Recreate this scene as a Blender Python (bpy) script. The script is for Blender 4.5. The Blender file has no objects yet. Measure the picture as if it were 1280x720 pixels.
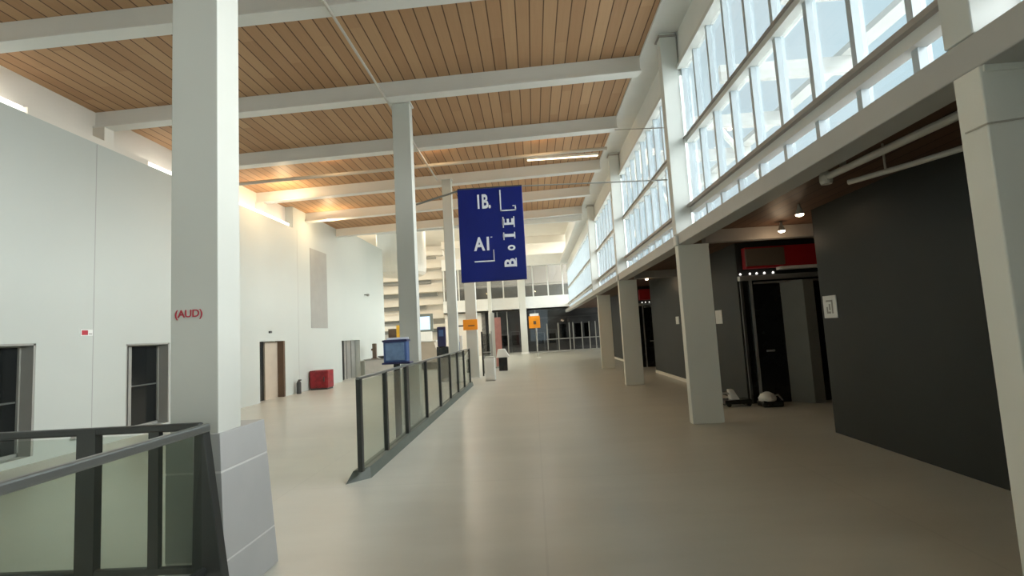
import bpy, bmesh, math, random
from mathutils import Vector, Matrix
random.seed(4)
scene = bpy.context.scene
COL = scene.collection

# ------------------------------------------------------------ materials
def new_mat(name):
    m = bpy.data.materials.new(name); m.use_nodes = True
    nt = m.node_tree
    b = nt.nodes['Principled BSDF']
    return m, nt, b

def paint(name, col, rough=0.6, metal=0.0, var=0.05, scale=3.0, bump=0.0, spec=0.5):
    m, nt, b = new_mat(name)
    N = nt.nodes; L = nt.links
    tc = N.new('ShaderNodeTexCoord')
    no = N.new('ShaderNodeTexNoise'); no.inputs['Scale'].default_value = scale; no.inputs['Detail'].default_value = 4
    L.new(tc.outputs['Object'], no.inputs['Vector'])
    r = N.new('ShaderNodeValToRGB')
    r.color_ramp.elements[0].position = 0.3; r.color_ramp.elements[1].position = 0.7
    r.color_ramp.elements[0].color = (*[c*(1-var) for c in col], 1)
    r.color_ramp.elements[1].color = (*[min(1, c*(1+var)) for c in col], 1)
    L.new(no.outputs['Fac'], r.inputs['Fac']); L.new(r.outputs['Color'], b.inputs['Base Color'])
    b.inputs['Roughness'].default_value = rough; b.inputs['Metallic'].default_value = metal
    b.inputs['Specular IOR Level'].default_value = spec
    if bump:
        bp = N.new('ShaderNodeBump'); bp.inputs['Strength'].default_value = bump; bp.inputs['Distance'].default_value = .01
        L.new(no.outputs['Fac'], bp.inputs['Height']); L.new(bp.outputs['Normal'], b.inputs['Normal'])
    return m

def emit(name, col, strength):
    m, nt, b = new_mat(name)
    b.inputs['Base Color'].default_value = (*col, 1)
    b.inputs['Emission Color'].default_value = (*col, 1)
    b.inputs['Emission Strength'].default_value = strength
    return m

def glass(name, tint, refl=0.08, rough=0.02):
    m = bpy.data.materials.new(name); m.use_nodes = True
    nt = m.node_tree; N = nt.nodes; L = nt.links
    for n in list(N): N.remove(n)
    out = N.new('ShaderNodeOutputMaterial'); mix = N.new('ShaderNodeMixShader')
    t = N.new('ShaderNodeBsdfTransparent'); t.inputs['Color'].default_value = (*tint, 1)
    g = N.new('ShaderNodeBsdfGlossy'); g.inputs['Roughness'].default_value = rough
    fr = N.new('ShaderNodeLayerWeight'); fr.inputs['Blend'].default_value = .5
    pw = N.new('ShaderNodeMath'); pw.operation = 'POWER'; pw.inputs[1].default_value = 5; L.new(fr.outputs['Facing'], pw.inputs[0])
    mu = N.new('ShaderNodeMath'); mu.operation = 'MULTIPLY_ADD'; mu.inputs[1].default_value = 0.85; mu.inputs[2].default_value = refl*.3
    L.new(pw.outputs[0], mu.inputs[0]); L.new(mu.outputs[0], mix.inputs[0])
    L.new(t.outputs[0], mix.inputs[1]); L.new(g.outputs[0], mix.inputs[2]); L.new(mix.outputs[0], out.inputs[0])
    return m

def planks(name, c1, c2, gap, width=0.2, rough=0.55):
    m, nt, b = new_mat(name); N = nt.nodes; L = nt.links
    tc = N.new('ShaderNodeTexCoord'); sx = N.new('ShaderNodeSeparateXYZ'); L.new(tc.outputs['Object'], sx.inputs[0])
    d = N.new('ShaderNodeMath'); d.operation = 'DIVIDE'; d.inputs[1].default_value = width; L.new(sx.outputs['X'], d.inputs[0])
    fl = N.new('ShaderNodeMath'); fl.operation = 'FLOOR'; L.new(d.outputs[0], fl.inputs[0])
    fr = N.new('ShaderNodeMath'); fr.operation = 'FRACT'; L.new(d.outputs[0], fr.inputs[0])
    # plank ends: each row split along its length
    dy = N.new('ShaderNodeMath'); dy.operation = 'MULTIPLY_ADD'; dy.inputs[1].default_value = 1/3.1; L.new(sx.outputs['Y'], dy.inputs[0])
    ro = N.new('ShaderNodeMath'); ro.operation = 'MULTIPLY'; ro.inputs[1].default_value = 0.377; L.new(fl.outputs[0], ro.inputs[0]); L.new(ro.outputs[0], dy.inputs[2])
    fy = N.new('ShaderNodeMath'); fy.operation = 'FLOOR'; L.new(dy.outputs[0], fy.inputs[0])
    cb = N.new('ShaderNodeCombineXYZ'); L.new(fl.outputs[0], cb.inputs[0]); L.new(fy.outputs[0], cb.inputs[1])
    wn = N.new('ShaderNodeTexWhiteNoise'); wn.noise_dimensions = '2D'; L.new(cb.outputs[0], wn.inputs['Vector'])
    mp = N.new('ShaderNodeMapping'); mp.inputs['Scale'].default_value = (22, 1.2, 22); L.new(tc.outputs['Object'], mp.inputs[0])
    no = N.new('ShaderNodeTexNoise'); no.inputs['Scale'].default_value = 1; no.inputs['Detail'].default_value = 5; L.new(mp.outputs[0], no.inputs['Vector'])
    ad = N.new('ShaderNodeMath'); ad.operation = 'MULTIPLY_ADD'; ad.inputs[1].default_value = 0.55; L.new(wn.outputs['Value'], ad.inputs[0])
    n2 = N.new('ShaderNodeMath'); n2.operation = 'MULTIPLY'; n2.inputs[1].default_value = 0.45; L.new(no.outputs['Fac'], n2.inputs[0]); L.new(n2.outputs[0], ad.inputs[2])
    mx = N.new('ShaderNodeMix'); mx.data_type = 'RGBA'; mx.inputs['A'].default_value = (*c1, 1); mx.inputs['B'].default_value = (*c2, 1)
    L.new(ad.outputs[0], mx.inputs['Factor'])
    lt = N.new('ShaderNodeMath'); lt.operation = 'LESS_THAN'; lt.inputs[1].default_value = 0.09; L.new(fr.outputs[0], lt.inputs[0])
    m2 = N.new('ShaderNodeMix'); m2.data_type = 'RGBA'; m2.inputs['B'].default_value = (*gap, 1)
    L.new(mx.outputs['Result'], m2.inputs['A']); L.new(lt.outputs[0], m2.inputs['Factor'])
    L.new(m2.outputs['Result'], b.inputs['Base Color']); b.inputs['Roughness'].default_value = rough
    b.inputs['Specular IOR Level'].default_value = 0.25
    return m

def concrete():
    m, nt, b = new_mat('polished_concrete'); N = nt.nodes; L = nt.links
    tc = N.new('ShaderNodeTexCoord')
    mp = N.new('ShaderNodeMapping'); mp.inputs['Scale'].default_value = (.35, 1.1, 1); L.new(tc.outputs['Object'], mp.inputs[0])
    no = N.new('ShaderNodeTexNoise'); no.inputs['Scale'].default_value = 1.0; no.inputs['Detail'].default_value = 7; no.inputs['Roughness'].default_value = .6
    L.new(mp.outputs[0], no.inputs['Vector'])
    r = N.new('ShaderNodeValToRGB'); r.color_ramp.elements[0].position = .3; r.color_ramp.elements[1].position = .72
    r.color_ramp.elements[0].color = (.54, .54, .48, 1); r.color_ramp.elements[1].color = (.64, .64, .575, 1)
    L.new(no.outputs['Fac'], r.inputs['Fac'])
    br = N.new('ShaderNodeTexBrick'); br.offset = 0.0; br.inputs['Scale'].default_value = 1; br.inputs['Brick Width'].default_value = 3.05
    br.inputs['Row Height'].default_value = 3.05; br.inputs['Mortar Size'].default_value = .012; br.inputs['Mortar Smooth'].default_value = .3
    br.inputs['Color1'].default_value = (1, 1, 1, 1); br.inputs['Color2'].default_value = (.97, .97, .97, 1); br.inputs['Mortar'].default_value = (.93, .93, .93, 1)
    L.new(tc.outputs['Object'], br.inputs['Vector'])
    mu = N.new('ShaderNodeMix'); mu.data_type = 'RGBA'; mu.blend_type = 'MULTIPLY'; mu.inputs['Factor'].default_value = 1
    L.new(r.outputs['Color'], mu.inputs['A']); L.new(br.outputs['Color'], mu.inputs['B']); L.new(mu.outputs['Result'], b.inputs['Base Color'])
    rr = N.new('ShaderNodeMapRange'); rr.inputs['To Min'].default_value = .24; rr.inputs['To Max'].default_value = .42
    L.new(no.outputs['Fac'], rr.inputs['Value']); L.new(rr.outputs[0], b.inputs['Roughness'])
    b.inputs['Specular IOR Level'].default_value = .38
    return m

M = dict(
    floor=concrete(),
    wall=paint('white_wall_paint', (.51, .545, .51), .55, var=.015, scale=.6),
    cream=paint('cream_plaster', (.78, .74, .66), .6, var=.03, scale=1),
    steel=paint('white_painted_steel', (.76, .76, .72), .45, var=.02, scale=1.5),
    column=paint('pale_grey_column_paint', (.55, .56, .51), .5, var=.02, scale=1.2),
    fin=paint('pale_grey_fin_paint', (.80, .80, .73), .5, var=.02, scale=1.2),
    pilaster=paint('grey_white_pilaster_paint', (.66, .69, .66), .45, var=.02),
    edge=paint('grey_edge_beam_paint', (.50, .50, .48), .5, var=.04, scale=2),
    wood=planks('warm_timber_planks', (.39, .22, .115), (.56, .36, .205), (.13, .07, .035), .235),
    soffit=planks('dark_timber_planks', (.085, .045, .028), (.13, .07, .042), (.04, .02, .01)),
    black=paint('charcoal_wall_paint', (.026, .030, .028), .5, var=.08, scale=1.2, spec=.3),
    rail=paint('dark_grey_rail_metal', (.055, .058, .055), .38, .5, var=.06),
    kerb=paint('grey_green_kerb', (.13, .15, .13), .5, var=.08),
    railtop=paint('light_grey_rail_metal', (.20, .21, .20), .3, .6, var=.05),
    frame=paint('grey_window_frame', (.33, .33, .30), .5, var=.04),
    mull=paint('silver_mullion', (.50, .57, .61), .4, .1, var=.03),
    mullw=paint('white_mullion', (.68, .69, .66), .5, var=.02),
    sill=paint('taupe_sill', (.36, .33, .30), .5, var=.06),
    white=paint('white_panel', (.78, .79, .76), .5, var=.02),
    clad=paint('grey_plinth_tile', (.40, .40, .39), .5, var=.05, scale=2),
    joint=paint('pale_joint', (.60, .60, .57), .6),
    dark=paint('black_glass_door', (.012, .014, .014), .15, var=.2),
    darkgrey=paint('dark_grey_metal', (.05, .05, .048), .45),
    shopback=paint('dim_shop_interior', (.24, .23, .22), .6, var=.4, scale=.8),
    pier=paint('dim_grey_pier', (.16, .16, .14), .5),
    silver=paint('brushed_silver', (.55, .55, .53), .3, .7),
    blue=paint('sign_blue', (.004, .012, .15), .4, var=.12, scale=1.3, spec=.3),
    text=paint('sign_white_print', (.78, .80, .84), .5),
    navy=paint('navy_panel', (.02, .02, .075), .3),
    boxfront=paint('pale_blue_plastic', (.15, .24, .40), .3, var=.25, scale=6),
    binblue=paint('blue_plastic', (.055, .11, .27), .35, var=.2, scale=3),
    red=paint('red_lacquer', (.26, .012, .02), .4, var=.35, scale=6),
    redp=paint('red_ceiling_panel', (.42, .01, .014), .45),
    redtext=paint('red_lettering', (.42, .03, .05), .5),
    orange=paint('orange_sign', (.85, .30, .01), .45, var=.06),
    yellow=paint('yellow_sign', (.75, .42, .03), .45),
    pink=paint('faded_red_banner', (.48, .22, .19), .6, var=.15),
    beige=paint('beige_door', (.50, .43, .34), .5),
    umber=paint('umber_trim', (.12, .075, .045), .5),
    brown=paint('brown_panel', (.14, .105, .075), .6),
    cable=paint('grey_cable', (.30, .30, .28), .5),
    conduit=paint('cream_conduit', (.50, .47, .41), .45),
    gl_side=glass('side_glazing', (.74, .765, .78), .10),
    gl_rail=glass('green_rail_glass', (.87, .90, .87), .06),
    gl_dark=glass('dim_shopfront_glass', (.62, .63, .64), .15),
    screen=emit('pale_blue_screen', (.45, .66, .85), .75),
    cove=emit('cove_light_diffuser', (1, .97, .90), 2.2),
    lamp=emit('warm_lamp_lens', (1, .80, .55), 14),
    tube=emit('warm_tube_diffuser', (1, .86, .62), 2.2),
    leds=emit('white_header_light', (1, .97, .9), 1.2),
)

# ------------------------------------------------------------ geometry helpers
class MB:
    def __init__(s): s.bm = bmesh.new()
    def box(s, x0, x1, y0, y1, z0, z1, bev=0):
        bm2 = bmesh.new()
        v = [bm2.verts.new((x, y, z)) for x in (x0, x1) for y in (y0, y1) for z in (z0, z1)]
        for f in ((0,1,3,2),(4,6,7,5),(0,4,5,1),(2,3,7,6),(0,2,6,4),(1,5,7,3)): bm2.faces.new([v[i] for i in f])
        bmesh.ops.recalc_face_normals(bm2, faces=bm2.faces)
        if bev: bmesh.ops.bevel(bm2, geom=bm2.edges[:], offset=bev, segments=2, affect='EDGES', profile=.5)
        s._merge(bm2); return s
    def hexa(s, pts, bev=0):  # 4 bottom then 4 top
        bm2 = bmesh.new(); v = [bm2.verts.new(p) for p in pts]
        for f in ((0,1,2,3),(4,7,6,5),(0,4,5,1),(1,5,6,2),(2,6,7,3),(3,7,4,0)): bm2.faces.new([v[i] for i in f])
        bmesh.ops.recalc_face_normals(bm2, faces=bm2.faces)
        if bev: bmesh.ops.bevel(bm2, geom=bm2.edges[:], offset=bev, segments=2, affect='EDGES', profile=.5)
        s._merge(bm2); return s
    def tube(s, pts, r, n=12):
        pts = [Vector(p) for p in pts]; rings = []
        for i, p in enumerate(pts):
            if i == 0: t = pts[1]-p
            elif i == len(pts)-1: t = p-pts[-2]
            else: t = (pts[i+1]-p).normalized()+(p-pts[i-1]).normalized()
            t.normalize(); a = Vector((0,0,1)) if abs(t.z) < .95 else Vector((1,0,0))
            u = t.cross(a).normalized(); w = t.cross(u)
            rings.append([s.bm.verts.new(p+(u*math.cos(k*2*math.pi/n)+w*math.sin(k*2*math.pi/n))*r) for k in range(n)])
        for a, b in zip(rings, rings[1:]):
            for k in range(n): s.bm.faces.new((a[k], a[(k+1)%n], b[(k+1)%n], b[k]))
        s.bm.faces.new(rings[0]); s.bm.faces.new(rings[-1][::-1]); return s
    def lathe(s, c, prof, n=24, axis='Z'):
        rings = []
        for r, z in prof:
            rings.append([s.bm.verts.new((c[0]+r*math.cos(k*2*math.pi/n), c[1]+r*math.sin(k*2*math.pi/n), c[2]+z)) for k in range(n)])
        for a, b in zip(rings, rings[1:]):
            for k in range(n): s.bm.faces.new((a[k], a[(k+1)%n], b[(k+1)%n], b[k]))
        s.bm.faces.new(rings[0][::-1]); s.bm.faces.new(rings[-1]); return s
    def _merge(s, bm2):
        me = bpy.data.meshes.new('t'); bm2.to_mesh(me); bm2.free(); s.bm.from_mesh(me); bpy.data.meshes.remove(me)
    def build(s, name, mat, parent=None, origin=None):
        bmesh.ops.recalc_face_normals(s.bm, faces=s.bm.faces)
        if origin is not None: bmesh.ops.translate(s.bm, vec=-Vector(origin), verts=s.bm.verts)
        me = bpy.data.meshes.new(name); s.bm.to_mesh(me); s.bm.free()
        me.materials.append(mat)
        o = bpy.data.objects.new(name, me); COL.objects.link(o)
        if origin is not None: o.location = origin
        if parent is not None: o.parent = parent
        return o

def tag(o, label=None, cat=None, group=None, kind=None):
    if label: o['label'] = label
    if cat: o['category'] = cat
    if group: o['group'] = group
    if kind: o['kind'] = kind
    return o
def thing(name, label, cat, loc=(0,0,0), rz=0, group=None):
    o = bpy.data.objects.new(name, None); COL.objects.link(o); o.location = loc; o.rotation_euler = (0,0,rz)
    o.empty_display_size = .1
    return tag(o, label, cat, group)
def struct(o): o['kind'] = 'structure'; return o
def bx(name, mat, parent, *d, bev=0): return MB().box(*d, bev=bev).build(name, mat, parent)
def copy_tree(o, parent=None):
    c = o.copy(); COL.objects.link(c)
    if parent is not None: c.parent = parent
    for ch in list(o.children): copy_tree(ch, c)
    return c
def text_mesh(name, body, size, mat, parent, loc, rot, depth=.004, sx=1.0, bold=.03):
    cu = bpy.data.curves.new(name, 'FONT'); cu.body = body; cu.size = size; cu.extrude = depth
    cu.align_x = 'CENTER'; cu.align_y = 'CENTER'; cu.offset = size*bold
    t = bpy.data.objects.new(name+'_src', cu); COL.objects.link(t)
    dg = bpy.context.evaluated_depsgraph_get()
    me = bpy.data.meshes.new_from_object(t.evaluated_get(dg)); me.name = name
    bpy.data.objects.remove(t); bpy.data.curves.remove(cu)
    me.materials.clear(); me.materials.append(mat)
    o = bpy.data.objects.new(name, me); COL.objects.link(o); o.location = loc; o.rotation_euler = rot; o.scale = (sx, 1, 1)
    if parent is not None: o.parent = parent
    return o

XL = -8.6      # left wall face
XG = 3.05      # glass line of the right clerestory
XB = 4.4       # charcoal walls on the right
def zroof(x): return 6.82 + .030*(x+8.6)       # underside of the planks

# ------------------------------------------------------------ setting
struct(bx('floor', M['floor'], None, -24, 12, -10, 46, -.25, 0))

# left wall with its openings
ops = [(6.3, 8.27, .12, 2.02), (10.18, 11.43, .12, 1.96), (15.3, 16.9, 0, 1.90), (22.0, 24.3, 0, 1.80)]
w = MB(); y = -10
for a, b_, z0, z1 in ops:
    w.box(XL-.4, XL, y, a, 0, 6.02); w.box(XL-.4, XL, a, b_, z1, 6.02)
    if z0: w.box(XL-.4, XL, a, b_, 0, z0)
    y = b_
w.box(XL-.4, XL, y, 28.5, 0, 6.02)
w.box(XL-.4, XL, 17.6, 28.5, 6.02, 7.0)
struct(w.build('wall_left', M['wall'], None))
struct(MB().box(XL-.5, XL-.28, -10, 17.6, 6.02, 7.0).build('trim_1', M['cream'], None))
struct(MB().box(XL-.28, XL-.02, 8.02, 10.75, 6.02, 6.16).box(XL-.28, XL-.02, 13.3, 13.9, 6.02, 6.16).build('trim_2', M['cream'], None))
# wall joints
j = MB()
for yy in (9.38, 17.9): j.box(XL, XL+.003, yy, yy+.014, 0, 6.0)
struct(j.build('trim_3', M['clad'], None))
# rooms behind the left wall (dark)
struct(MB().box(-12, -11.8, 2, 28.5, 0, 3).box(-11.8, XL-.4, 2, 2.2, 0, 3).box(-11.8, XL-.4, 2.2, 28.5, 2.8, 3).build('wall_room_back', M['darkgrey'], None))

struct(MB().box(-12, -.6, -10.3, -10, 0, 8).build('wall_back_blocker', M['wall'], None))  # unseen half wall behind the camera, added to darken the left column fronts
# timber ceiling
c = MB()
for (y0, y1) in ((-10, 21.9),):
    c.hexa([(-9.1, y0, zroof(-9.1)), (2.45, y0, zroof(2.45)), (2.45, y1, zroof(2.45)), (-9.1, y1, zroof(-9.1)),
            (-9.1, y0, zroof(-9.1)+.2), (2.45, y0, zroof(2.45)+.2), (2.45, y1, zroof(2.45)+.2), (-9.1, y1, zroof(-9.1)+.2)])
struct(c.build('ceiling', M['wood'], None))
# white eaves panel between timber and glazing, and the bulkhead over the glass
struct(MB().box(2.45, 3.15, -10, 40, 7.10, 7.34).box(2.97, 3.13, -10, 40, 6.46, 7.10).build('trim_4', M['white'], None))
# end of the timber roof and the high pale roof beyond
struct(MB().box(-9.1, 2.45, 21.9, 22.1, 6.55, 9.5).build('trim_5', M['white'], None))
struct(MB().box(-24, 6, 22.1, 44, 9.5, 9.7).build('ceiling_far', M['cream'], None))
struct(MB().box(3.0, 3.2, 22, 40, 7.34, 9.5).build('wall_right_high', M['white'], None))
# right side: timber soffit over the shopfronts
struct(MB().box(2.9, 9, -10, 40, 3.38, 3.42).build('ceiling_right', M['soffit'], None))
struct(MB().box(XB, 9, -10, 7.75, 0, 3.38).build('wall_right', M['black'], None))
struct(MB().box(XB, 9, 10.75, 18.6, 0, 3.38).build('wall_right_middle', M['black'], None))
struct(MB().box(XB, 9, 21.2, 29, 0, 3.38).build('wall_right_far', M['black'], None))
struct(MB().box(8.6, 9, 7.75, 10.75, 0, 3.38).build('wall_niche', M['black'], None))
struct(MB().box(8.6, 9, 18.6, 21.2, 0, 3.38).build('wall_niche_far', M['black'], None))
struct(MB().box(XB-.02, XB, 12.6, 18.6, 0, .10).build('baseboard_right', M['cream'], None))
struct(MB().box(XB-.02, XB, 21.2, 29, 0, .10).build('baseboard_far', M['cream'], None))

# edge beam of the upper level
struct(MB().box(2.65, 2.90, -10, 40, 3.13, 3.33, bev=.01).build('trim_6', M['edge'], None))
struct(MB().box(2.90, 3.06, -10, 40, 3.20, 3.36).build('trim_7', M['edge'], None))

# ------------------------------------------------------------ clerestory glazing, one window per bay
COLY = [-9.3, -3.2, 2.85, 8.85, 15.05, 21.4, 27.6, 33.8, 40.0]
for i in range(len(COLY)-1):
    a, b_ = COLY[i]+.2, COLY[i+1]
    e = thing('window_%d' % (i+1), None, None, (3.0, a, 3.4)); struct(e)
    def wb(name, mat, *bs):
        m_ = MB()
        for q in bs: m_.box(*q)
        o = m_.build(name, mat, e); o.location = (-3.0, -a, -3.4); return o
    n = 9; st = (b_-a)/n
    for k in range(n+1):
        yy = a+k*st
        wb('mullion', M['mull'], (2.985, 3.09, yy-.032, yy+.032, 3.36, 6.46))
    wb('sill', M['sill'], (2.87, 3.1, a, b_, 3.80, 3.85))
    wb('apron', M['mullw'], (2.93, 3.06, a, b_, 3.70, 3.80))
    wb('transom', M['mullw'], (2.94, 3.1, a, b_, 4.98, 5.06))
    wb('transom', M['sill'], (2.91, 3.06, a, b_, 5.06, 5.09))
    wb('transom', M['mullw'], (2.90, 3.1, a, b_, 6.38, 6.46))
    wb('transom', M['mullw'], (2.96, 3.08, a, b_, 3.36, 3.39))
    wb('pane', M['gl_side'], (XG-.004, XG+.004, a, b_, 3.36, 6.42))

# ------------------------------------------------------------ columns on the right
names = {2.85: 'pale grey fin column nearest the camera, against the charcoal wall',
         8.85: 'pale grey fin column second from the camera on the right side',
         15.05: 'pale grey fin column third from the camera on the right side',
         21.4: 'pale grey fin column farthest in the right row, before the end shopfront'}
pn = {2.85: 'grey pilaster at the top right corner, splitting the clerestory glass',
      8.85: 'tall white capped pilaster on the edge beam, left of the nearest bright windows',
      15.05: 'distant white pilaster on the edge beam, behind the tall capped one',
      21.4: 'farthest white pilaster on the edge beam near the end wall'}
for yy in COLY[:-2]:
    seen = yy in names
    if yy > 22: 
        continue
    x0 = 2.65 if yy < 20 else 2.82
    t = thing('concrete_column', names.get(yy, 'pale grey fin column behind the camera position'), 'column', (x0+.27, yy+.09, 0), 0, 'fin columns along the right side')
    bx('shaft', M['fin'], t, -.27, .27, -.09, .09, 0, 3.13, bev=.008)
    bx('capping', M['fin'], t, -.25, .27, -.10, .10, 3.09, 3.13)
    if yy > 8 : bx('bracket', M['white'], t, -.32, -.27, -.16, .0, 3.12, 3.30, bev=.01)
    p = thing('steel_pilaster', pn.get(yy, 'white pilaster behind the camera position'), 'pilaster', (2.79, yy+.1, 3.33), 0, 'pilasters on the edge beam')
    bx('shaft', M['pilaster'], p, -.15, .15, -.1, .1, 0, 3.77, bev=.008)
    bx('cap_plate', M['sill'], p, -.18, .15, -.13, .13, 3.69, 3.72)
    bx('stiffener', M['white'], p, .15, .24, -.06, .06, 2.95, 3.1)

# ------------------------------------------------------------ columns on the left
lc = [(3.45, -2.59, -2.24, .27, 'thick white box column in the left foreground with red lettering'),
      (9.95, -2.70, -2.33, .25, 'slender white column behind the glass railing, left of the blue sign'),
      (15.2, -2.62, -2.33, .25, 'thin white column with bright edges just left of the blue sign'),
      (20.2, -2.74, -2.30, .3, 'white column below the blue sign carrying an orange sign')]
cols = []
for (yy, x0, x1, d, lab) in lc:
    xc = (x0+x1)/2; hw = (x1-x0)/2; top = zroof(xc)-.30
    t = thing('steel_column', lab, 'column', (xc, yy+d/2, 0), 0, 'box columns along the left side'); cols.append(t)
    bx('shaft', M['column'], t, -hw, hw, -d/2, d/2, 0, top, bev=.006)
    bx('top_plate', M['steel'], t, -hw-.03, hw+.03, -d/2-.03, d/2+.03, top-.03, top)
    bx('base_plate', M['steel'], t, -hw-.03, hw+.03, -d/2-.03, d/2+.03, 0, .03)
t = cols[0]
text_mesh('lettering', '(AUD)', .075, M['redtext'], t, (0-.04, -.137, 2.01), (math.pi/2, 0, 0), .002, 1.0, .015)
# tapering tiled plinth of the thick column
pl = MB()
zs = [0, .30, .90, 1.17]
def px(z): return .195 + .04*(1.17-z)/1.17
def py(z): return .42 + .12*(1.17-z)/1.17
for z0, z1 in zip(zs, zs[1:]):
    z0 += .006; z1 -= .006
    pl.hexa([(-.195, -.15, z0), (px(z0), -.15, z0), (px(z0), py(z0), z0), (-.195, py(z0), z0),
             (-.195, -.15, z1), (px(z1), -.15, z1), (px(z1), py(z1), z1), (-.195, py(z1), z1)], bev=.004)
pl = pl.build('plinth', M['clad'], t); tag(pl, 'grey tiled plinth that widens towards the floor')
ji = MB()
for z in (.30, .90): ji.hexa([(-.19, -.148, z-.007), (px(z)-.003, -.148, z-.007), (px(z)-.003, py(z)-.003, z-.007), (-.18, py(z)-.003, z-.007),
                               (-.19, -.148, z+.007), (px(z)-.003, -.148, z+.007), (px(z)-.003, py(z)-.003, z+.007), (-.18, py(z)-.003, z+.007)])
ji.build('joint', M['joint'], pl)

# ------------------------------------------------------------ roof beams
BY = [-8, -5, -2.1, 1.0, 3.9, 6.85, 9.7, 12.5, 15.75, 18.7, 21.7]
order = {6.85: 'white roof beam nearest the camera in view, crossing behind the thick column',
         9.7: 'white roof beam second from the camera, resting on the slender column',
         12.5: 'white roof beam third from the camera, just beyond the slender column top',
         15.75: 'white roof beam fourth from the camera, just above the blue sign',
         18.7: 'fifth white roof beam, seen low right of the blue sign top',
         21.7: 'farthest white roof beam at the end of the timber ceiling'}
for yy in BY:
    t = thing('roof_beam', order.get(yy, 'white roof beam overhead, behind the picture frame'), 'beam', (0, yy, 0), 0, 'white beams under the timber ceiling')
    def sl(h0, h1, ya, yb, xa=-9.1, xb=2.45):
        return MB().hexa([(xa, ya, zroof(xa)-h0), (xb, ya, zroof(xb)-h0), (xb, yb, zroof(xb)-h0), (xa, yb, zroof(xa)-h0),
                          (xa, ya, zroof(xa)-h1), (xb, ya, zroof(xb)-h1), (xb, yb, zroof(xb)-h1), (xa, yb, zroof(xa)-h1)], bev=.005)
    sl(.34, .0, -.06, .06, -8.88).build('web', M['steel'], t)
    sl(.36, .325, -.13, .13, -8.88).build('flange', M['steel'], t)
    bx('end_bracket', M['cream'], t, -8.88, -8.62, -.12, .12, 6.15, 6.46, bev=.01)

# conduits under the ceiling
tag(MB().tube([(-2.72, -2, 6.62), (-2.72, 9.4, 6.62), (-2.72, 15, 6.6)], .022).build('ceiling_conduit', M['conduit'], None), 'thin cream conduit running lengthwise under the timber ceiling by the slender column', 'conduit')
tag(MB().tube([(-8.8, 13.9, 6.52), (2.4, 13.9, 6.84)], .05).build('ceiling_pipe', M['conduit'], None), 'cream pipe running crosswise between the third and fourth roof beams', 'pipe')
t = thing('linear_light', 'glowing warm linear light mounted crosswise under the ceiling above the blue sign', 'ceiling light', (1.2, 14.9, 7.055))
bx('housing', M['steel'], t, -1.1, 1.1, -.05, .05, -.05, .02); bx('diffuser', M['tube'], t, -1.08, 1.08, -.04, .04, -.07, -.05)
for i, (a, b_) in enumerate(((6.0, 8.0), (10.77, 13.25), (13.95, 17.45))):
    lab = ['glowing cove light on the wall top at the far left edge', 'glowing cove light on the wall top just left of the thick column',
           'glowing cove light on the wall top right of the thick column'][i]
    t = thing('cove_light', lab, 'cove light', (XL-.14, (a+b_)/2, 6.02), 0, 'cove lights along the left wall top')
    h = (b_-a)/2
    bx('housing', M['white'], t, -.13, .10, -h, h, 0, .03); bx('diffuser', M['cove'], t, -.12, .09, -h+.02, h-.02, .03, .13, bev=.02)

# ------------------------------------------------------------ windows and doors in the left wall
def lframe(e, a, b_, z0, z1, splits, x=XL-.30):
    o = MB(); o.box(x, x+.07, a, a+.06, z0, z1).box(x, x+.07, b_-.06, b_, z0, z1).box(x, x+.07, a, b_, z1-.06, z1).box(x, x+.07, a, b_, z0, z0+.06)
    for s_ in splits: o.box(x, x+.08, s_-.04, s_+.04, z0, z1)
    o.build('frame', M['frame'], e)
    bx('pane', M['dark'], e, x+.02, x+.03, a+.05, b_-.05, z0+.05, z1-.05)
    r = MB(); r.box(x+.07, XL-.005, b_-.035, b_, z0, z1).box(x+.07, XL-.005, a, a+.035, z0, z1).box(x+.07, XL-.005, a, b_, z1-.035, z1)
    r.build('reveal', M['frame'], e)
    bx('handrail', M['railtop'], e, x+.045, x+.065, a+.1, b_-.1, 1.02, 1.05)
e = struct(thing('window_20', None, None)); lframe(e, 6.3, 8.27, .12, 2.02, [7.2])
e = struct(thing('window_21', None, None)); lframe(e, 10.18, 11.43, .12, 1.96, [10.55])
e = struct(thing('door_1', None, None)); 
bx('frame', M['umber'], e, XL-.30, XL-.01, 16.8, 16.9, 0, 1.9); bx('leaf', M['beige'], e, XL-.28, XL-.22, 16.0, 16.8, 0, 1.88)
bx('pane', M['dark'], e, XL-.30, XL-.27, 15.3, 16.0, 0, 1.9)
e = struct(thing('door_2', None, None))
bx('pane', M['dark'], e, XL-.32, XL-.28, 22.0, 22.8, 0, 1.8)
r = MB()
for k in range(5): r.box(XL-.30+.02*(k % 2), XL-.24+.02*(k % 2), 22.85+k*.29, 23.1+k*.29, 0, 1.8)
r.build('shutter', M['silver'], e)
struct(bx('trim_8', M['frame'], None, XL, XL+.012, 18.95, 20.5, 2.35, 5.5))

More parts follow.
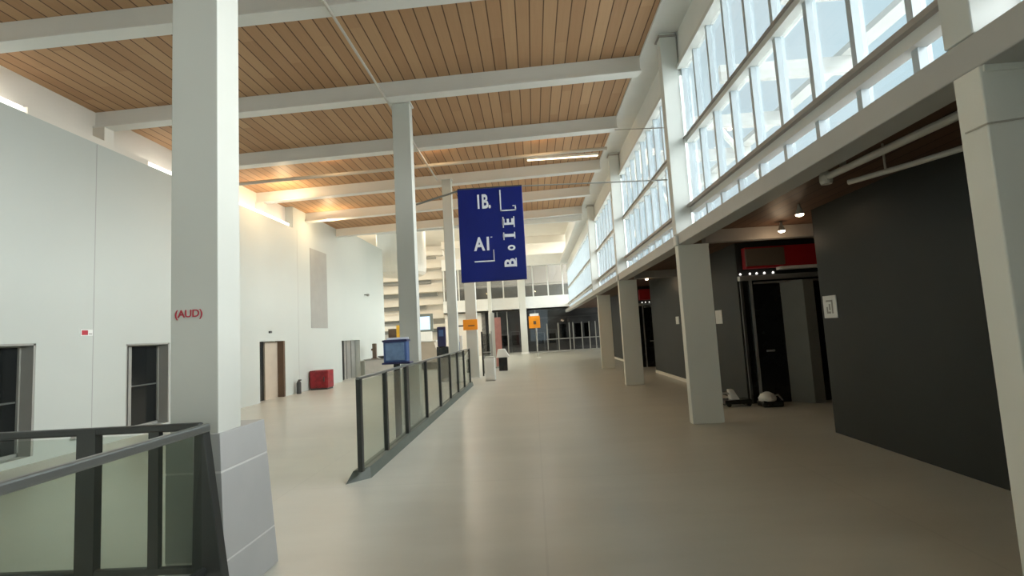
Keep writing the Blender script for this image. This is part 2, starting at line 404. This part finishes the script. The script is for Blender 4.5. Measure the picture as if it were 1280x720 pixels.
# small things on the left wall
t = thing('wall_notice', 'tiny red and white notice high between the two dark windows of the white wall', 'notice', (XL, 9.23, 2.2))
bx('board', M['white'], t, 0, .015, -.13, .13, -.06, .06, bev=.003)
bx('red_field', M['redtext'], t, .015, .019, -.11, .02, -.045, .045); bx('line', M['darkgrey'], t, .015, .019, .04, .11, -.03, -.018)
t = thing('wall_outlet_box', 'small grey outlet box low on the white wall behind the near railing', 'outlet', (XL, 9.05, .30))
MB().hexa([(0, -.12, -.05), (.12, -.12, -.05), (.12, .16, -.05), (0, .16, -.05), (0, -.04, .09), (.05, -.04, .09), (.05, .1, .09), (0, .1, .09)], bev=.008).build('cover', M['frame'], t)
bx('socket', M['darkgrey'], t, .10, .125, -.05, .06, -.03, .0)
t = thing('door_sensor', 'tiny dark sensor on the white wall above the beige door', 'sensor', (XL, 15.9, 2.2))
bx('housing', M['darkgrey'], t, 0, .05, -.07, .07, -.035, .035, bev=.01); bx('lens', M['railtop'], t, .05, .056, -.02, .02, -.015, .015)
t = thing('wall_camera', 'small pale camera near the far end of the white wall', 'camera', (XL, 25.2, 4.1))
bx('bracket', M['frame'], t, 0, .14, -.05, .05, -.03, .03); MB().lathe((.18, 0, -.09), [(.02, 0), (.07, .03), (.09, .09), (.05, .13)]).build('dome', M['frame'], t)
t = thing('red_cabinet', 'dark red cabinet standing on the floor at the foot of the white wall', 'cabinet', (-8.2, 18.9, 0))
bx('body', M['red'], t, -.35, .35, -.28, .28, .06, .72, bev=.02)
bx('door', M['red'], t, -.31, .31, -.30, -.28, .10, .68, bev=.006); bx('handle', M['darkgrey'], t, .2, .23, -.33, -.30, .3, .48)
bx('plinth', M['darkgrey'], t, -.32, .32, -.26, .26, 0, .06)
t = thing('fire_extinguisher', 'small dark extinguisher by the wall, left of the red cabinet', 'extinguisher', (-8.45, 17.55, 0))
MB().lathe((0, 0, 0), [(.075, 0), (.08, .02), (.08, .38), (.05, .44), (.02, .47)]).build('cylinder', M['darkgrey'], t)
bx('nozzle', M['darkgrey'], t, -.02, .09, -.015, .015, .46, .50)

# ------------------------------------------------------------ railings
def rail_panel(p, q, z0, z1, e, off=0):  # glass between two ground points
    d = (Vector(q)-Vector(p)); d.normalize(); n = Vector((-d.y, d.x))*.006
    P, Q = Vector(p), Vector(q)
    MB().hexa([(*(P-n), z0), (*(Q-n), z0), (*(Q+n), z0), (*(P+n), z0), (*(P-n), z1), (*(Q-n), z1), (*(Q+n), z1), (*(P+n), z1)]).build('glass_panel', M['gl_rail'], e)
def bar(p, q, z, w, h, e, name, mat):
    d = (Vector(q)-Vector(p)); d.normalize(); n = Vector((-d.y, d.x))*w/2
    P, Q = Vector(p), Vector(q)
    return MB().hexa([(*(P-n), z), (*(Q-n), z), (*(Q+n), z), (*(P+n), z), (*(P-n), z+h), (*(Q-n), z+h), (*(Q+n), z+h), (*(P+n), z+h)], bev=min(w, h)*.25).build(name, mat, e)
t = thing('glass_railing', 'long glass railing with dark posts running down the hall beside the walkway', 'railing', (0,0,0))
RX = -2.26; ys = [6.31, 7.41, 8.65, 10.2, 11.7, 13.1, 14.4, 15.7, 17.1]
MB().hexa([(RX-.16, 6.20, 0), (RX+.08, 6.45, 0), (RX+.08, 17.3, 0), (RX-.05, 17.3, 0),
           (RX-.10, 6.30, .13), (RX+.05, 6.50, .13), (RX+.05, 17.3, .13), (RX-.04, 17.3, .13)]).build('kerb', M['kerb'], t)
for k, yy in enumerate(ys):
    wd = .035 if k != 2 else .07
    bx('post', M['rail'], t, RX-.03, RX+.03, yy-wd, yy+wd, .12, 1.27)
for a, b_ in zip(ys, ys[1:]): rail_panel((RX, a+.04), (RX, b_-.04), .14, 1.24, t)
bar((RX, 6.26), (RX, 17.2), 1.26, .05, .035, t, 'top_rail', M['railtop'])

t = thing('glass_guard', 'near corner guard of dark metal rails and greenish glass in the left foreground', 'railing', (0,0,0))
GX, GY = -2.26, 3.30
# run A: crosswise, run B: towards the camera
bar((-5.6, GY), (GX, GY), 1.215, .055, .05, t, 'top_rail', M['rail'])
bar((GX+.03, GY+.02), (GX+.03, .2), 1.20, .05, .055, t, 'top_rail', M['railtop'])
bar((-5.6, GY), (GX, GY), .30, .05, .045, t, 'bottom_rail', M['rail'])
bar((GX+.03, GY-.02), (GX+.03, .2), .30, .05, .045, t, 'bottom_rail', M['rail'])
bx('post', M['rail'], t, -3.10, -2.97, GY-.03, GY+.03, 0, 1.26)
bx('post', M['rail'], t, -5.0, -4.87, GY-.03, GY+.03, 0, 1.26)
MB().hexa([(GX-.05, GY-.03, 0), (GX+.20, GY-.03, 0), (GX+.20, GY+.04, 0), (GX-.05, GY+.04, 0),
           (GX-.03, GY-.03, 1.22), (GX+.03, GY-.03, 1.22), (GX+.03, GY+.04, 1.22), (GX-.03, GY+.04, 1.22)], bev=.005).build('corner_post', M['rail'], t)
bx('post', M['rail'], t, GX-.35, GX-.28, GY-.02, GY+.02, .30, 1.22)
for x0, x1 in ((-4.84, -3.12), (-2.95, GX-.37), (GX-.27, GX-.06)): rail_panel((x0, GY), (x1, GY), .33, 1.2, t)
rail_panel((GX+.03, .5), (GX+.03, GY-.05), .33, 1.2, t)
pts = [(-3.15, 3.2, .30)]+[(-3.2-.22*math.sin(a*.3), 3.2, .30-.25*(1-math.cos(a*.3))) for a in range(1, 6)]
MB().tube(pts, .02).build('bent_rail', M['railtop'], t)

# ------------------------------------------------------------ blue hanging sign
t = thing('hanging_sign', 'large blue hanging sign with white lettering over the walkway', 'sign', (-.66, 9.0, 3.57))
bx('panel', M['blue'], t, -.60, .60, -.04, .04, -.87, .86, bev=.008)
def st(pts, r=.013, n=6): return MB().tube(pts, r, n)
fr = -.045
R2 = math.pi/2
text_mesh('lettering', '1B.', .36, M['text'], t, (-.13, fr, .60), (R2, 0, 0), .003, .62)
text_mesh('lettering', 'A1', .34, M['text'], t, (-.17, fr, -.19), (R2, 0, 0), .003, .80)
def strokes(name, segs):
    for (x0, z0, x1, z1, w_) in segs:
        bx(name, M['text'], t, min(x0, x1)-w_/2, max(x0, x1)+w_/2, fr-.003, fr+.006, min(z0, z1)-w_/2, max(z0, z1)+w_/2)
strokes('arrow_mark', [(.19, .80, .19, .42, .022), (.19, .42, .46, .42, .022), (.46, .42, .46, .50, .022), (.42, .50, .46, .50, .022)])
strokes('box_mark', [(-.33, -.50, .02, -.50, .022), (.02, -.50, .02, -.30, .012), (-.02, -.06, .0, -.06, .012)])
text_mesh('lettering', 'E', .28, M['text'], t, (.32, fr, .20), (R2, -R2, 0), .003, .9)
text_mesh('lettering', 'I', .28, M['text'], t, (.32, fr, -.05), (R2, -R2, 0), .003, 1.2)
text_mesh('lettering', 'o', .26, M['text'], t, (.33, fr, -.28), (R2, -R2, 0), .003, .7)
text_mesh('lettering', 'B', .28, M['text'], t, (.32, fr, -.56), (R2, -R2, 0), .003, 1.0)
strokes('serif_mark', [(.22, .11, .22, .29, .02), (.42, .11, .42, .29, .02), (.22, -.12, .22, .0, .02), (.42, -.10, .42, .0, .02), (.42, -.62, .42, -.48, .02)])
bx('mounting_bar', M['darkgrey'], t, -.60, .60, -.02, .02, .86, .89)
tag(MB().tube([(-2.2, 9.72, 4.42), (-1.27, 9.0, 4.42)], .02).build('sign_arm', M['cable'], None), 'grey arm joining the slender column to the left of the blue sign', 'bracket')
tag(MB().tube([(-.06, 9.0, 4.44), (2.60, 8.95, 4.36)], .012).build('steel_cable', M['cable'], None), 'thin cable from the blue sign to the capped pilaster', 'cable', 'cables at the capped pilaster')
tag(MB().tube([(2.4, 12.5, 6.80), (2.60, 8.9, 5.32)], .01).build('steel_cable', M['cable'], None), 'thin cable rising from the capped pilaster towards the third roof beam', 'cable', 'cables at the capped pilaster')

# ------------------------------------------------------------ right side: pipes, niche, signs, lamps
t = thing('drain_pipe', 'cream pipe with a flanged elbow under the dark soffit at upper right', 'pipe', (0,0,0))
MB().tube([(3.22, 2.0, 3.15), (3.2, 3.6, 3.15), (3.08, 5.1, 3.15)], .035).build('run', M['conduit'], t)
MB().tube([(3.08, 5.08, 3.12), (3.08, 5.1, 3.2), (3.02, 5.12, 3.38)], .03).build('riser', M['conduit'], t)
MB().lathe((3.08, 5.1, 3.08), [(.05, 0), (.06, .03), (.06, .08), (.045, .12)], 16).build('elbow', M['conduit'], t)
MB().lathe((3.2, 5.0, 3.17), [(.025, 0), (.03, .1), (.015, .21)], 12).build('hanger', M['conduit'], t)
t = thing('pipe_run', 'lower cream pipe slanting under the dark soffit, passing behind the nearest right column', 'pipe', (0,0,0))
MB().tube([(3.9, 2.4, 3.1), (3.75, 4.27, 3.1), (3.60, 4.65, 3.1), (3.34, 5.16, 3.1)], .028).build('run', M['conduit'], t)
MB().tube([(3.5, 4.85, 3.1), (3.5, 4.85, 3.38)], .01, 8).build('hanger', M['conduit'], t)
tag(MB().tube([(2.64, 2.98, 2.78), (2.64, 2.84, 2.78), (3.2, 2.84, 2.83)], .006, 8).build('wire', M['conduit'], None), 'thin pale wire crossing the nearest right column below the beam', 'wire')

# crosswise downstand beams under the soffit
for yy, lab in ((9.0, 'pale crosswise beam under the dark soffit beside the lamp, by the second right column'), (15.2, 'pale crosswise beam under the dark soffit by the third right column')):
    tag(MB().box(3.16, 9, yy-.1, yy+.1, 3.16, 3.38, bev=.005).build('soffit_beam', M['sill'], None, ), lab, 'beam', 'beams under the dark soffit')

def niche(y0, lab, redlab, far=False):
    t = thing('glass_entrance', lab, 'entrance', (XB, y0, 0), 0, 'entrances in the charcoal wall')
    bx('door_glass', M['dark'], t, .02, 3.9, .0, .04, 0, 2.6)
    bx('header', M['silver'], t, -.02, 1.7, -.14, -.02, 2.56, 2.66, bev=.01)
    bx('header', M['silver'], t, .3, 1.9, -.10, -.02, 2.48, 2.52, bev=.005)
    for x_ in (.02, .22, .36, .52, .70): MB().lathe((x_, -.10, 2.68), [(.02, 0), (.025, .02), (.01, .045)], 10).build('header_lamp', M['leds'], t)
    bx('door_frame', M['silver'], t, .22, .26, -.06, .0, 0, 2.56)
    bx('door_frame', M['darkgrey'], t, .02, .07, -.05, .0, 0, 2.56)
    MB().hexa([(.85, -.02, 0), (1.15, -.35, 0), (1.36, -.35, 0), (1.36, .0, 0), (.85, -.02, 2.5), (1.15, -.35, 2.5), (1.36, -.35, 2.5), (1.36, .0, 2.5)]).build('grey_pier', M['pier'], t)
    MB().box(.45, .62, -.02, -.001, 1.05, 1.09).build('door_handle', M['silver'], t)
    bx('transom_panel', M['black'], t, .0, 3.9, .0, .04, 2.6, 3.38)
    tag(MB().hexa([(XB+.1, y0-.25, 2.80), (XB+1.75, y0-.25, 2.80), (XB+1.75, y0-.06, 2.80), (XB+.1, y0-.06, 2.80),
                   (XB+.1, y0-.25, 3.24), (XB+1.75, y0-.25, 3.24), (XB+1.75, y0-.06, 3.24), (XB+.1, y0-.06, 3.24)]).build('red_bulkhead', M['redp'], None), redlab, 'bulkhead', 'red bulkheads over the entrances')
    return t
niche(10.70, 'dark glass entrance with a lit silver header between the two near charcoal walls', 'red panel above the lit silver header, nearest the camera')
niche(21.14, 'far dark entrance with a silver header behind the third right column', 'small red panel above the far entrance, behind the third right column')
tag(bx('access_panel', M['brown'], None, XB+.08, XB+.86, 10.37, 10.44, 2.84, 3.20, bev=.004), 'brown panel covering the left part of the red bulkhead', 'panel')
tag(bx('light_strip', M['cream'], None, XB+.75, XB+1.6, 10.36, 10.56, 2.74, 2.80, bev=.004), 'beige strip under the red bulkhead beside the near charcoal wall', 'trim strip')

def lamp(x, y_, lab, power):
    t = thing('ceiling_lamp', lab, 'ceiling lamp', (x, y_, 3.12), 0, 'lamps under the dark soffit')
    MB().lathe((0, 0, .10), [(.06, 0), (.045, .05), (.025, .10), (.015, .155)], 20).build('shade', M['conduit'], t)
    MB().lathe((0, 0, .07), [(.02, 0), (.045, .01), (.055, .03)], 20).build('lens', M['lamp'], t)
    l = bpy.data.lights.new('lamp_light', 'POINT'); l.energy = power; l.color = (1, .72, .45); l.shadow_soft_size = .04
    o = bpy.data.objects.new('lamp_light', l); COL.objects.link(o); o.location = (x, y_, 3.0)
lamp(4.33, 8.55, 'glowing warm lamp under the dark soffit near the red panel', 5)
lamp(3.74, 16.1, 'glowing warm lamp under the dark soffit, right of the third right column', 6)
lamp(3.95, 7.25, 'small warm lamp under the dark soffit above the end of the near charcoal wall', .4)

def plate(y0, y1, z0, z1, lab, symbol=True):
    t = thing('wall_plaque', lab, 'sign', (XB, (y0+y1)/2, (z0+z1)/2), 0, 'white plaques on the charcoal wall')
    h = (y1-y0)/2; v = (z1-z0)/2
    bx('board', M['white'], t, -.015, 0, -h, h, -v, v, bev=.003)
    if symbol:
        MB().box(-.018, -.015, -.5*h, .5*h, .45*v, .6*v).box(-.018, -.015, -.5*h, -.3*h, -.6*v, .6*v).box(-.018, -.015, .3*h, .5*h, -.6*v, .0).box(-.018, -.015, -.1*h, .5*h, -.6*v, -.42*v).box(-.018, -.015, -.1*h, .1*h, -.3*v, .25*v).build('symbol', M['frame'], t)
plate(7.36, 7.68, 1.70, 2.03, 'white square plaque with a grey symbol at the end of the near charcoal wall')
plate(11.75, 12.15, 1.68, 2.0, 'small white plaque just right of the second right column', False)
plate(15.2, 15.5, 1.72, 1.95, 'tiny dim plaque on the charcoal wall left of the second right column', False)

# loose gear on the floor by the entrance
t = thing('floor_trolley', 'low black trolley with pale arms on the floor beside the second right column', 'trolley', (4.06, 10.52, 0))
bx('base', M['dark'], t, -.28, .26, -.16, .16, .05, .14, bev=.02)
MB().tube([(-.42, 0, .26), (-.2, -.02, .27), (0, 0, .20)], .022).build('arm', M['silver'], t)
MB().hexa([(-.12, -.08, .13), (.05, -.08, .13), (.05, .1, .13), (-.12, .1, .13), (-.16, -.06, .34), (-.06, -.06, .34), (-.06, .06, .34), (-.16, .06, .34)], bev=.015).build('hub', M['white'], t)
for x_ in (-.2, .2): 
    for y_ in (-.13, .13): MB().tube([(x_, y_-.02, .045), (x_, y_+.02, .045)], .045, 12).build('wheel', M['dark'], t)
t = thing('floor_machine', 'low black machine with a pale curved lid on the floor at the entrance', 'machine', (4.62, 10.25, 0))
bx('base', M['dark'], t, -.2, .2, -.15, .15, .0, .13, bev=.03)
MB().lathe((-.05, 0, .12), [(.16, 0), (.17, .05), (.12, .13), (.04, .17)], 20).build('lid', M['white'], t)
MB().tube([(.05, 0, .2), (.16, 0, .22), (.24, 0, .12), (.23, 0, .03)], .018).build('hose', M['silver'], t)

# ------------------------------------------------------------ end of the hall
EY = 40
e = struct(thing('wall_end', None, None))
bx('fascia', M['white'], e, -7.2, 9, EY, EY+.4, 3.50, 4.55)
bx('fascia', M['white'], e, -7.2, 9, EY-.1, EY+.3, 7.05, 7.95)
bx('gallery_floor', M['cream'], e, -7.2, 9, EY, EY+4, 3.5, 3.6)
bx('wall', M['cream'], e, -7.2, 9, EY+3.6, EY+4, 0, 9.5)
bx('upper_wall', M['cream'], e, -7.2, 9, EY+.2, EY+.35, 8.9, 9.5)
e = struct(thing('window_30', None, None))
m_ = MB()
for k in range(11): xx = -7.1+k*1.21; m_.box(xx-.05, xx+.05, EY+.02, EY+.16, 4.55, 7.05)
m_.build('frame', M['mullw'], e)
bx('transom', M['frame'], e, -7.2, 5.2, EY+.06, EY+.12, 5.55, 5.60)
bx('pane', M['gl_dark'], e, -7.2, 6, EY+.1, EY+.12, 4.55, 7.05)
bx('balustrade', M['frame'], e, -7.2, 6, EY+1.8, EY+1.85, 4.6, 5.6)
# shopfront at floor level
e = struct(thing('window_31', None, None))
bx('back_wall', M['shopback'], e, -4.2, 6, EY+1.2, EY+1.5, 0, 3.5)
m_ = MB()
for xx in (-3.6, -2.9, -2.1, .2, 1.1, 2.0, 2.9, 3.2, 3.9, 4.5, 5.0): m_.box(xx-.035, xx+.035, EY+.42, EY+.48, 0, 2.3 if xx > 1 else 3.5)
m_.box(-4, 5.6, EY+.42, EY+.48, 0, .12).box(1.0, 5.6, EY+.42, EY+.48, 1.0, 1.06).build('frame', M['frame'], e)
bx('pane', M['gl_dark'], e, -4.2, 5.9, EY+.5, EY+.52, 0, 3.5)
m_ = MB()
for xx in (2.15, 3.35, 4.1): m_.box(xx, xx+.5, EY+.55, EY+.6, 1.1, 2.2)
m_.build('door_leaf', M['dark'], e)
bx('ceiling_grid', M['frame'], e, .6, 5.6, EY+.56, EY+.62, 2.75, 2.82)
struct(bx('wall_end_left', M['cream'], None, -7.2, -3.9, EY+.5, EY+.7, 0, 3.5))
for xx, lab in ((-.75, 'pale square pillar in front of the dark end shopfront, left of the far orange sign'), (-3.35, 'slim pale pillar before the end shopfront, above the white bin')):
    t = thing('square_pillar', lab, 'pillar', (xx, EY-.6, 0), 0, 'pillars before the end shopfront'); w_ = .26 if xx > -1 else .14
    bx('shaft', M['column'], t, -w_, w_, -w_, w_, 0, 7.05, bev=.01); bx('collar', M['steel'], t, -w_-.04, w_+.04, -w_-.04, w_+.04, 0, .15)
for k in range(4):
    t = thing('clothes_rail', ['low display rail at the left of the end shopfront', 'display rail with dark garments behind the pale pillar', 'display rail right of the far orange sign', 'display rail at the right of the end shopfront'][k], 'display rail', ((-2.4, -1.5, .5, 1.5)[k], EY+.9, 0), 0, 'display rails in the end shopfront')
    MB().tube([(-.35, 0, 0), (-.35, 0, 1.6+.2*(k % 2)), (.35, 0, 1.6+.2*(k % 2)), (.35, 0, 0)], .03, 8).build('frame', M['silver'], t)
    bx('garments', M['dark'], t, -.28, .28, -.12, .12, .7, 1.5, bev=.03)

# orange signs
t = thing('orange_sign', 'small orange sign fixed around the white column at the railing end', 'sign', (-2.50, 20.0, 2.15), 0, 'orange signs')
bx('panel', M['orange'], t, -.32, .26, -.06, .0, -.21, .21, bev=.01); bx('mark', M['umber'], t, -.12, .14, -.068, -.06, -.06, -.02)
bx('arm', M['darkgrey'], t, -.62, -.32, -.05, -.01, -.06, .0)
t = thing('orange_sign', 'far square orange sign on a slim stand right of the pale pillar', 'sign', (.10, 33, 0), 0, 'orange signs')
bx('panel', M['orange'], t, -.38, .36, -.04, .04, 1.95, 2.75, bev=.01); MB().tube([(0.1, 0, 0), (0.1, 0, 1.96)], .03).build('stand', M['frame'], t)
MB().lathe((.1, 0, 0), [(.18, 0), (.16, .03), (.05, .05)]).build('foot', M['steel'], t)
bx('mark', M['umber'], t, -.08, .10, -.048, -.04, 2.2, 2.42); bx('top_mark', M['white'], t, -.3, .3, -.03, .03, 2.75, 2.92)

# bins near the railing end
t = thing('white_bin', 'tall white bin on the floor just right of the railing end', 'bin', (-1.70, 18.7, 0))
bx('body', M['white'], t, -.19, .19, -.17, .17, .03, .84, bev=.03); bx('lid', M['column'], t, -.17, .17, -.15, .15, .84, .90, bev=.02); bx('base', M['frame'], t, -.18, .18, -.16, .16, 0, .03)
t = thing('black_bin', 'black bin with a pale sloping top behind the white bin', 'bin', (-1.50, 23.4, 0))
bx('body', M['dark'], t, -.2, .2, -.2, .2, 0, .62, bev=.01)
MB().hexa([(-.30, -.28, .62), (.32, -.28, .62), (.32, .28, .62), (-.30, .28, .62), (-.22, -.2, 1.0), (.1, -.2, 1.0), (.1, .2, 1.0), (-.22, .2, 1.0)], bev=.01).build('lid', M['white'], t)
t = thing('banner_stand', 'faded red upright banner standing behind the black bin', 'banner', (-1.80, 25.2, 0))
bx('banner', M['pink'], t, -.16, .16, -.01, .01, .08, 2.55); bx('base', M['frame'], t, -.2, .2, -.12, .12, 0, .08); bx('side_board', M['column'], t, -.36, -.16, -.02, .02, 0, 2.8)
t = thing('glass_gate', 'dark framed glass gate between the railing end and the white bin', 'gate', (-2.08, 20.9, 0))
bx('pane', M['gl_dark'], t, -.08, .28, -.01, .01, .1, 1.75); bx('frame', M['dark'], t, -.14, -.08, -.03, .03, 0, 1.85); bx('frame', M['frame'], t, .26, .32, -.03, .03, 0, 1.85); bx('crossbar', M['frame'], t, -.08, .26, -.03, .03, .96, 1.0)

# ------------------------------------------------------------ things behind the long railing
t = thing('blue_display_box', 'blue display box on a dark post by the long railing, left of the slender column', 'display box', (-2.50, 8.95, 0))
bx('post', M['rail'], t, -.05, .05, -.04, .04, 0, 1.30); bx('tray', M['navy'], t, -.24, .27, -.12, .14, 1.30, 1.335, bev=.01)
bx('box', M['binblue'], t, -.21, .21, -.10, .12, 1.335, 1.74, bev=.015); bx('rim', M['navy'], t, -.225, .225, -.12, .14, 1.70, 1.735, bev=.005)
bx('front_panel', M['boxfront'], t, -.17, .17, -.112, -.10, 1.37, 1.68, bev=.01); bx('back_board', M['text'], t, -.20, .20, .10, .125, 1.735, 1.775)
t = thing('yellow_sign', 'small yellow upright sign behind the blue kiosk', 'sign', (-7.5, 27.5, 0))
bx('panel', M['yellow'], t, -.14, .22, -.03, .03, 1.5, 2.5, bev=.01); bx('stand', M['darkgrey'], t, -.02, .04, -.02, .02, 0, 1.5); bx('foot', M['darkgrey'], t, -.2, .2, -.15, .15, 0, .04)
t = thing('dark_totem', 'dark upright display totem with a navy top right of the slender column', 'totem', (-3.55, 19.3, 0))
bx('body', M['dark'], t, -.24, .2, -.12, .12, 0, 1.35, bev=.02); bx('head', M['navy'], t, -.2, .12, -.1, .1, 1.35, 2.12, bev=.03); bx('screen', M['binblue'], t, -.13, .05, -.112, -.1, 1.75, 2.0)
t = thing('info_board', 'small white and blue information board left of the railing end column', 'board', (-2.98, 19.5, 0))
bx('board', M['white'], t, -.12, .16, -.03, .03, .9, 1.75, bev=.01); bx('blue_field', M['binblue'], t, -.09, .06, -.036, -.03, 1.05, 1.5); bx('leg', M['darkgrey'], t, -.02, .02, -.02, .02, 0, .9)
t = thing('reception_counter', 'grey counter by the far door, seen above the start of the long railing', 'counter', (-7.6, 24.6, 0))
bx('front', M['joint'], t, -.75, .9, -.35, .35, .0, .78, bev=.01); bx('worktop', M['frame'], t, -.8, .95, -.4, .4, .78, .83, bev=.005)
t = thing('desk_bowl', 'dark shallow bowl on the grey counter by the far door', 'bowl', (-7.45, 24.4, .83))
MB().lathe((0, 0, 0), [(.12, 0), (.26, .07), (.30, .12), (.27, .12), (.2, .06)], 20).build('dish', M['darkgrey'], t); 
t = thing('counter_dispenser', 'brown upright dispenser on the grey counter beside the far door', 'dispenser', (-8.0, 24.7, .83))  # tall brown dispenser box on the counter
bx('body', M['brown'], t, -.1, .1, -.08, .08, 0, .75, bev=.03); bx('spout', M['umber'], t, -.16, -.08, -.05, .05, .4, .5); bx('foot', M['brown'], t, -.15, .15, -.12, .12, 0, .04, bev=.01)
t = thing('service_desk', 'beige slanted service desk beyond the slender column', 'desk', (-5.6, 27, 0))
MB().hexa([(-1.0, -.4, 0), (.7, -.4, 0), (.7, .4, 0), (-1.0, .4, 0), (-1.0, -.4, 1.5), (.2, -.4, 1.5), (.2, .4, 1.5), (-1.0, .4, 1.5)], bev=.01).build('front', M['beige'], t)
bx('worktop', M['white'], t, -1.05, .35, -.45, .45, 1.5, 1.56); bx('footrest', M['dark'], t, -1.0, .75, -.46, -.4, .05, .4)

# ------------------------------------------------------------ cream atrium facade far left
e = struct(thing('wall_far_left', None, None))
bx('facade', M['cream'], e, -24, -7.2, 42, 42.4, 0, 9.5)
m_ = MB(); d_ = MB()
lv = [(2.15, .28), (3.05, .2), (4.1, .34), (5.2, .3), (6.3, .28), (7.3, .2), (8.4, .2)]
for i, (z, h) in enumerate(lv):
    m_.box(-20, -7.3, 41.2-.3*(i % 2), 42, z+h, z+h+.38)
    d_.box(-20, -8.0-.5*(i % 3), 41.75, 41.99, z, z+h)
m_.build('balcony', M['cream'], e); d_.build('window_band', M['frame'], e)  # grey strips are dark window bands between the balcony slabs
struct(bx('wall_left_return', M['cream'], None, -24, -23.8, 28, 42, 0, 9.5))
t = thing('wall_screen', 'pale blue lit screen on the far wall between the slender and thin columns', 'screen', (-8.0, 36, 0))
bx('frame', M['kerb'], t, -.78, .72, -.06, .06, 2.15, 3.45, bev=.01); bx('display', M['screen'], t, -.62, .5, -.075, -.06, 2.3, 3.25); bx('stand', M['mullw'], t, -.7, .6, -.05, .05, 0, 2.15)
t = thing('dark_kiosk', 'tall dark brown cabinet at the end of the white wall, behind the blue kiosk', 'cabinet', (-8.25, 29.3, 0))
bx('body', M['brown'], t, -.3, .32, -.3, .3, 0, 2.35, bev=.01); bx('door', M['umber'], t, -.26, .28, -.32, -.3, .1, 2.25, bev=.005)
struct(MB().lathe((-7.9, 30.2, 5.6), [(1.25, 0), (1.45, .15), (1.5, .5), (1.5, 2.6), (1.5, 3.89)], 40).build('round_bulkhead', M['cream'], None))  # round drum bulkhead hanging from the far roof

# ------------------------------------------------------------ outside the clerestory
t = thing('outside_canopy', 'white outdoor canopy seen through the clerestory glass', 'canopy', (0,0,0))
bx('ridge', M['edge'], t, 7.6, 8.0, -6, 24, 7.8, 7.95)
for k in range(9): bx('rib', M['edge'], t, 4.8, 8.0, -3+k*2.9, -2.85+k*2.9, 7.4, 7.8)
MB().box(5.2, 5.35, -6, 24, 7.3, 7.5).build('gutter', M['steel'], t)
for k in range(4): MB().tube([(6.2, -1+k*6, 3.45), (5.0, 1.2+k*6, 7.4)], .07, 10).build('strut', M['steel'], t)
struct(bx('bounce_deck_outside', M['white'], None, 3.3, 30, -30, 60, 3.42, 3.45))  # outside roof deck, whitened and widened to bounce sun up onto the timber

# ------------------------------------------------------------ camera
R = math.radians
pitch, yaw, roll = R(5.108201), R(-2.202809), R(3.2)
f = Vector((math.sin(yaw)*math.cos(pitch), math.cos(yaw)*math.cos(pitch), math.sin(pitch)))
r0 = Vector((math.cos(yaw), -math.sin(yaw), 0)); u0 = r0.cross(f)
r1 = r0*math.cos(roll)-u0*math.sin(roll); u1 = u0*math.cos(roll)+r0*math.sin(roll)
cam = bpy.data.cameras.new('camera'); co = bpy.data.objects.new('camera', cam); COL.objects.link(co)
mat = Matrix((r1, u1, -f)).transposed().to_4x4(); mat.translation = (0, 0, 1.75); co.matrix_world = mat
cam.sensor_width = 36; cam.lens = 620/1280*36; cam.clip_start = .05; cam.clip_end = 300
scene.camera = co

# ------------------------------------------------------------ light
wd = bpy.data.worlds.new('sky'); scene.world = wd; wd.use_nodes = True
nt = wd.node_tree; N = nt.nodes; L = nt.links; bg = N['Background']
tc = N.new('ShaderNodeTexCoord'); no = N.new('ShaderNodeTexNoise'); no.inputs['Scale'].default_value = 2.2; no.inputs['Detail'].default_value = 5
L.new(tc.outputs['Generated'], no.inputs['Vector'])
r = N.new('ShaderNodeValToRGB'); r.color_ramp.elements[0].position = .35; r.color_ramp.elements[1].position = .65
r.color_ramp.elements[0].color = (.54, .75, .82, 1); r.color_ramp.elements[1].color = (.84, .94, .95, 1)
L.new(no.outputs['Fac'], r.inputs['Fac']); L.new(r.outputs['Color'], bg.inputs['Color']); bg.inputs['Strength'].default_value = 1.5

def sun(vec, energy, angle, col):
    l = bpy.data.lights.new('sunlight', 'SUN'); l.energy = energy; l.angle = R(angle); l.color = col
    o = bpy.data.objects.new('sunlight', l); COL.objects.link(o); o.rotation_euler = Vector(vec).to_track_quat('-Z', 'Y').to_euler()
sun((-1, .12, -.40), 24.5, 60, (1, .98, .94))
def point(loc, e_, col, s=.15):
    l = bpy.data.lights.new('hall_light', 'POINT'); l.energy = e_; l.color = col; l.shadow_soft_size = s
    o = bpy.data.objects.new('hall_light', l); COL.objects.link(o); o.location = loc
for yy in (13.2, 16.4, 19.3):
    for xx in (-5.5, -2.5, .5): point((xx, yy, zroof(xx)-.22), 14, (1, .66, .34), .04)  # point lights without fixtures, added behind the beams to warm the timber
for yy in (15.0, 18.5): point((-7.6, yy, 6.25), 60, (1, .72, .42), .05)
point((-11, 33, 8.6), 700, (1, .80, .55)); point((-5, 33, 8.8), 350, (1, .86, .68)); point((0, 30, 8.8), 120, (1, .95, .88))

scene.view_settings.view_transform = 'Standard'; scene.view_settings.look = 'None'
scene.view_settings.exposure = 0.17; scene.view_settings.gamma = 1; scene.view_settings.use_curve_mapping = False
scene.cycles.use_denoising = True; scene.cycles.max_bounces = 10; scene.cycles.diffuse_bounces = 6; scene.cycles.transparent_max_bounces = 16
scene.cycles.sample_clamp_indirect = 6
